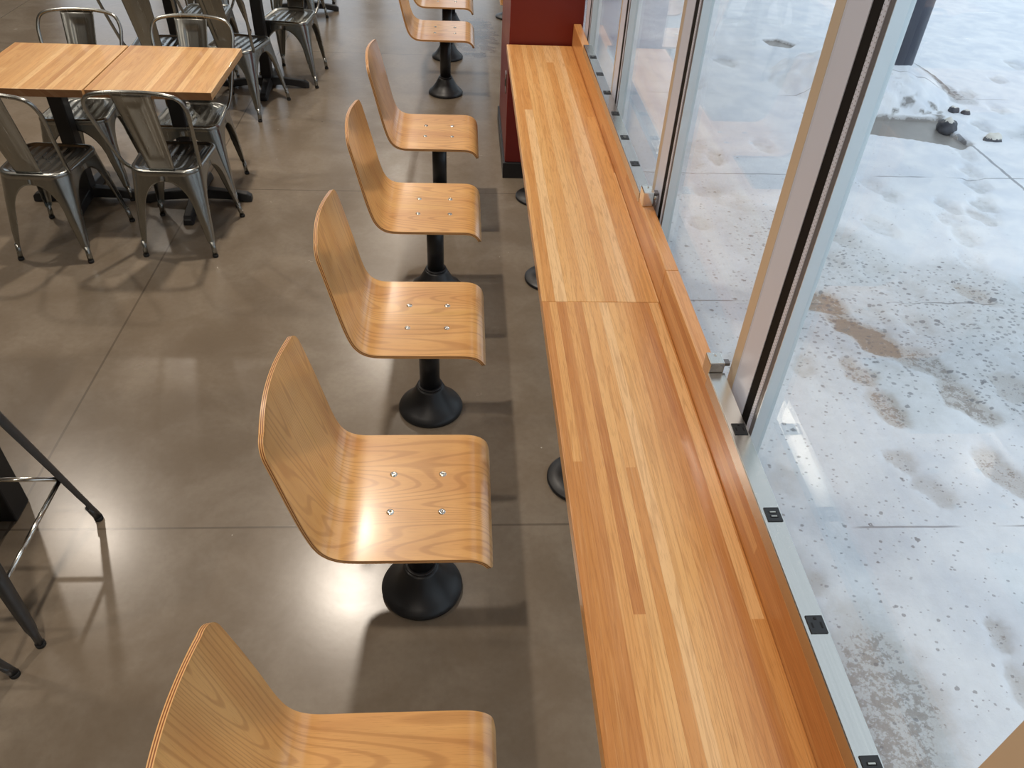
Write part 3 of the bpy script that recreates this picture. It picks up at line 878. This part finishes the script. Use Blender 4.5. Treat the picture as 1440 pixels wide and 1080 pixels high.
dirt = np.clip(.12+.95*near*(.55+.45*rng), 0, 1)*(1-.5*np.clip((GY-4.6)/2, 0, 1))
# trampled slush field
for (cx, cy, ax, ay, an, am) in ((2.3, 3.0, .75, .28, -1.0, .34), (1.75, 2.9, .5, .25, -1.2, .30), (2.75, 3.1, .4, .25, -.9, .36), (1.95, 3.6, .5, .3, -1, .26), (2.55, 2.5, .4, .25, -1.1, .30)):
    ell(bare, cx, cy, ax, ay, an, am, 1.0); ell(dirt, cx, cy, ax, ay, an, 1.5, .9)
bare = np.maximum(bare, .16*near*rng+.02)
Z = np.zeros_like(GX)
Z = .022+.010*NZ-.014*press*(.7)-.016*np.clip(bare, 0, 1)
r = np.hypot((WX-3.30)/.72, (WY-6.40)/.66)
mound = .24*np.clip(1-r**2, 0, 1)**.8*(1+.25*NZ)+.012*np.clip(1.15-r, 0, 1)*NC
mound = mound*(1-hole)
Z = Z+mound+.02*np.clip((GX-3)/3, 0, 1)
Z = np.where(hole > .5, -.02, Z)
cover = np.zeros((GX.size, 4), dtype=np.float32)
# grit showing at the right foot of the mound
ell(bare, 3.86, 6.40, .10, .26, .5, 1.0, .5); ell(dirt, 3.86, 6.40, .14, .34, .5, 2.6, .5)
for q in range(26):
    ell(bare, random.uniform(2.9, 3.75), random.uniform(5.72, 5.86), random.uniform(.015, .04), random.uniform(.01, .022), random.uniform(-.4, .4), .95, .5)
for q in range(16):
    ell(bare, random.uniform(3.0, 3.6), random.uniform(5.86, 6.1), random.uniform(.02, .05), random.uniform(.008, .016), random.uniform(-.9, .2), .45, .5)
ell(bare, 4.55, 5.35, .10, .05, .2, 1.0, .5); ell(dirt, 4.5, 5.4, .3, .15, .2, 1.6, .8)
cover[:, 0] = bare.ravel(); cover[:, 1] = dirt.ravel(); cover[:, 2] = warm.ravel(); cover[:, 3] = 1
verts = np.stack([GX.ravel(), GY.ravel(), Z.ravel()], 1)
idx = np.arange(GX.size).reshape(GX.shape)
fc = np.stack([idx[:-1, :-1].ravel(), idx[:-1, 1:].ravel(), idx[1:, 1:].ravel(), idx[1:, :-1].ravel()], 1)
me = bpy.data.meshes.new('snow_cover')
me.vertices.add(len(verts)); me.vertices.foreach_set('co', verts.astype(np.float32).ravel())
me.loops.add(fc.size); me.loops.foreach_set('vertex_index', fc.ravel().astype(np.int32))
me.polygons.add(len(fc)); me.polygons.foreach_set('loop_start', np.arange(0, fc.size, 4, dtype=np.int32))
me.polygons.foreach_set('loop_total', np.full(len(fc), 4, dtype=np.int32))
me.polygons.foreach_set('use_smooth', np.ones(len(fc), dtype=bool))
at = me.color_attributes.new('cover', 'FLOAT_COLOR', 'POINT'); at.data.foreach_set('color', cover.ravel())
me.update(calc_edges=True); me.validate()
me.materials.append(M_snow)
sn = bpy.data.objects.new('snow_cover', me); COL.objects.link(sn)
tag(sn, 'trodden snow with footprints and slush on the pavement outside the windows', 'snow'); sn['kind'] = 'stuff'
struct(boxobj('ground_outside', (.76, 30, -14, 40, -.2, -.004), M_pave))
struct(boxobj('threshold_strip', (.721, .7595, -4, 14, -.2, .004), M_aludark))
bm = bmesh.new(); add_box(bm, 7.21, 30, -14, 40, -.003, .03); add_box(bm, .77, 7.2, 10.41, 40, -.003, .03); add_box(bm, .77, 7.2, -14, -1.01, -.003, .02)
o = bm_obj('snow_field', bm, plain('distant_snow', srgb(232, 236, 242), .8, var=.04, nscale=2)); struct(o)

bm = bmesh.new(); add_lathe(bm, [(0, -.003), (.24, -.003), (.24, 3.4), (0, 3.4)], 56, 3.43, 6.42)
tag(bm_obj('round_post', bm, M_post), 'dark blue-grey round post rising from a snow mound outside', 'post')

def rock(loc, s, label, seed, cap):
    bm = bmesh.new(); bmesh.ops.create_icosphere(bm, subdivisions=3, radius=1)
    for v in bm.verts:
        d = noise.noise(v.co*1.4+Vector((seed, 0, 0)))*.35+noise.noise(v.co*3.5+Vector((seed, 3, 0)))*.15
        v.co = v.co*(1+d); v.co.x *= s[0]; v.co.y *= s[1]; v.co.z *= s[2]
        v.co += Vector(loc)
    for f in bm.faces:
        f.smooth = True
        f.material_index = 1 if f.calc_center_median().z > loc[2]+s[2]*cap else 0
    tag(bm_obj('stone', bm, [M_stone, M_white], smooth=True), label, 'stone', 'stones in the snow')
rock((3.60, 5.48, .035), (.065, .075, .065), 'dark stone at the end of the bare wet slab outside', 1, .75)
rock((3.85, 5.28, .03), (.07, .05, .045), 'snow-capped stone lying right of the bare wet slab', 5, .35)
rock((3.82, 5.82, .04), (.04, .035, .03), 'small dark stone at the right foot of the snow mound', 9, .8)
rock((3.90, 5.78, .035), (.035, .03, .025), 'smallest dark stone beside the foot of the snow mound', 12, .8)

# ------------------------------------------------------------------ light
W = bpy.data.worlds.new('overcast'); scene.world = W; W.use_nodes = True
nt = W.node_tree; bg = nt.nodes['Background']
bg.inputs[0].default_value = (.80, .90, 1.0, 1); bg.inputs[1].default_value = 1.35

def lamp(x, y, power, rad=.09, z=3.9, col=(1, .89, .76), spread=150):
    l = bpy.data.lights.new('ceiling_lamp_light', 'AREA'); l.shape = 'DISK'; l.size = rad*2; l.energy = power; l.color = col
    l.spread = math.radians(spread)
    o = bpy.data.objects.new('ceiling_lamp_light', l); COL.objects.link(o); o.location = (x, y, z)
    return o
for x, y, p in ((-1.0, 4.25, 62), (-3.55, 4.95, 44), (-1.0, .6, 36), (-3.6, 1.2, 28), (-1.0, 7.9, 40), (-3.6, 8.6, 30), (-1.0, 11.3, 40), (-1.0, -2.6, 36)):
    lamp(x, y, p)

# ------------------------------------------------------------------ camera
cam = bpy.data.cameras.new('camera'); co = bpy.data.objects.new('camera', cam); COL.objects.link(co)
cam.sensor_width = 36; cam.lens = 36*1090.0/1440
Rm = Matrix(((0.997949059844931, -0.0014099230226650508, -0.06399754738807195), (-0.04794550088253899, 0.6459512423985182, -0.7618715255139369), (0.04241347544991816, 0.7633773670740317, 0.6445588355917388)))
co.matrix_world = Matrix.Translation((0, 0, 2.158))@Rm.to_4x4()
cam.clip_start = .05; cam.clip_end = 200
scene.camera = co
scene.view_settings.view_transform = 'Standard'; scene.view_settings.look = 'None'
scene.view_settings.gamma = 1; scene.view_settings.exposure = 0.0
scene.view_settings.use_curve_mapping = False
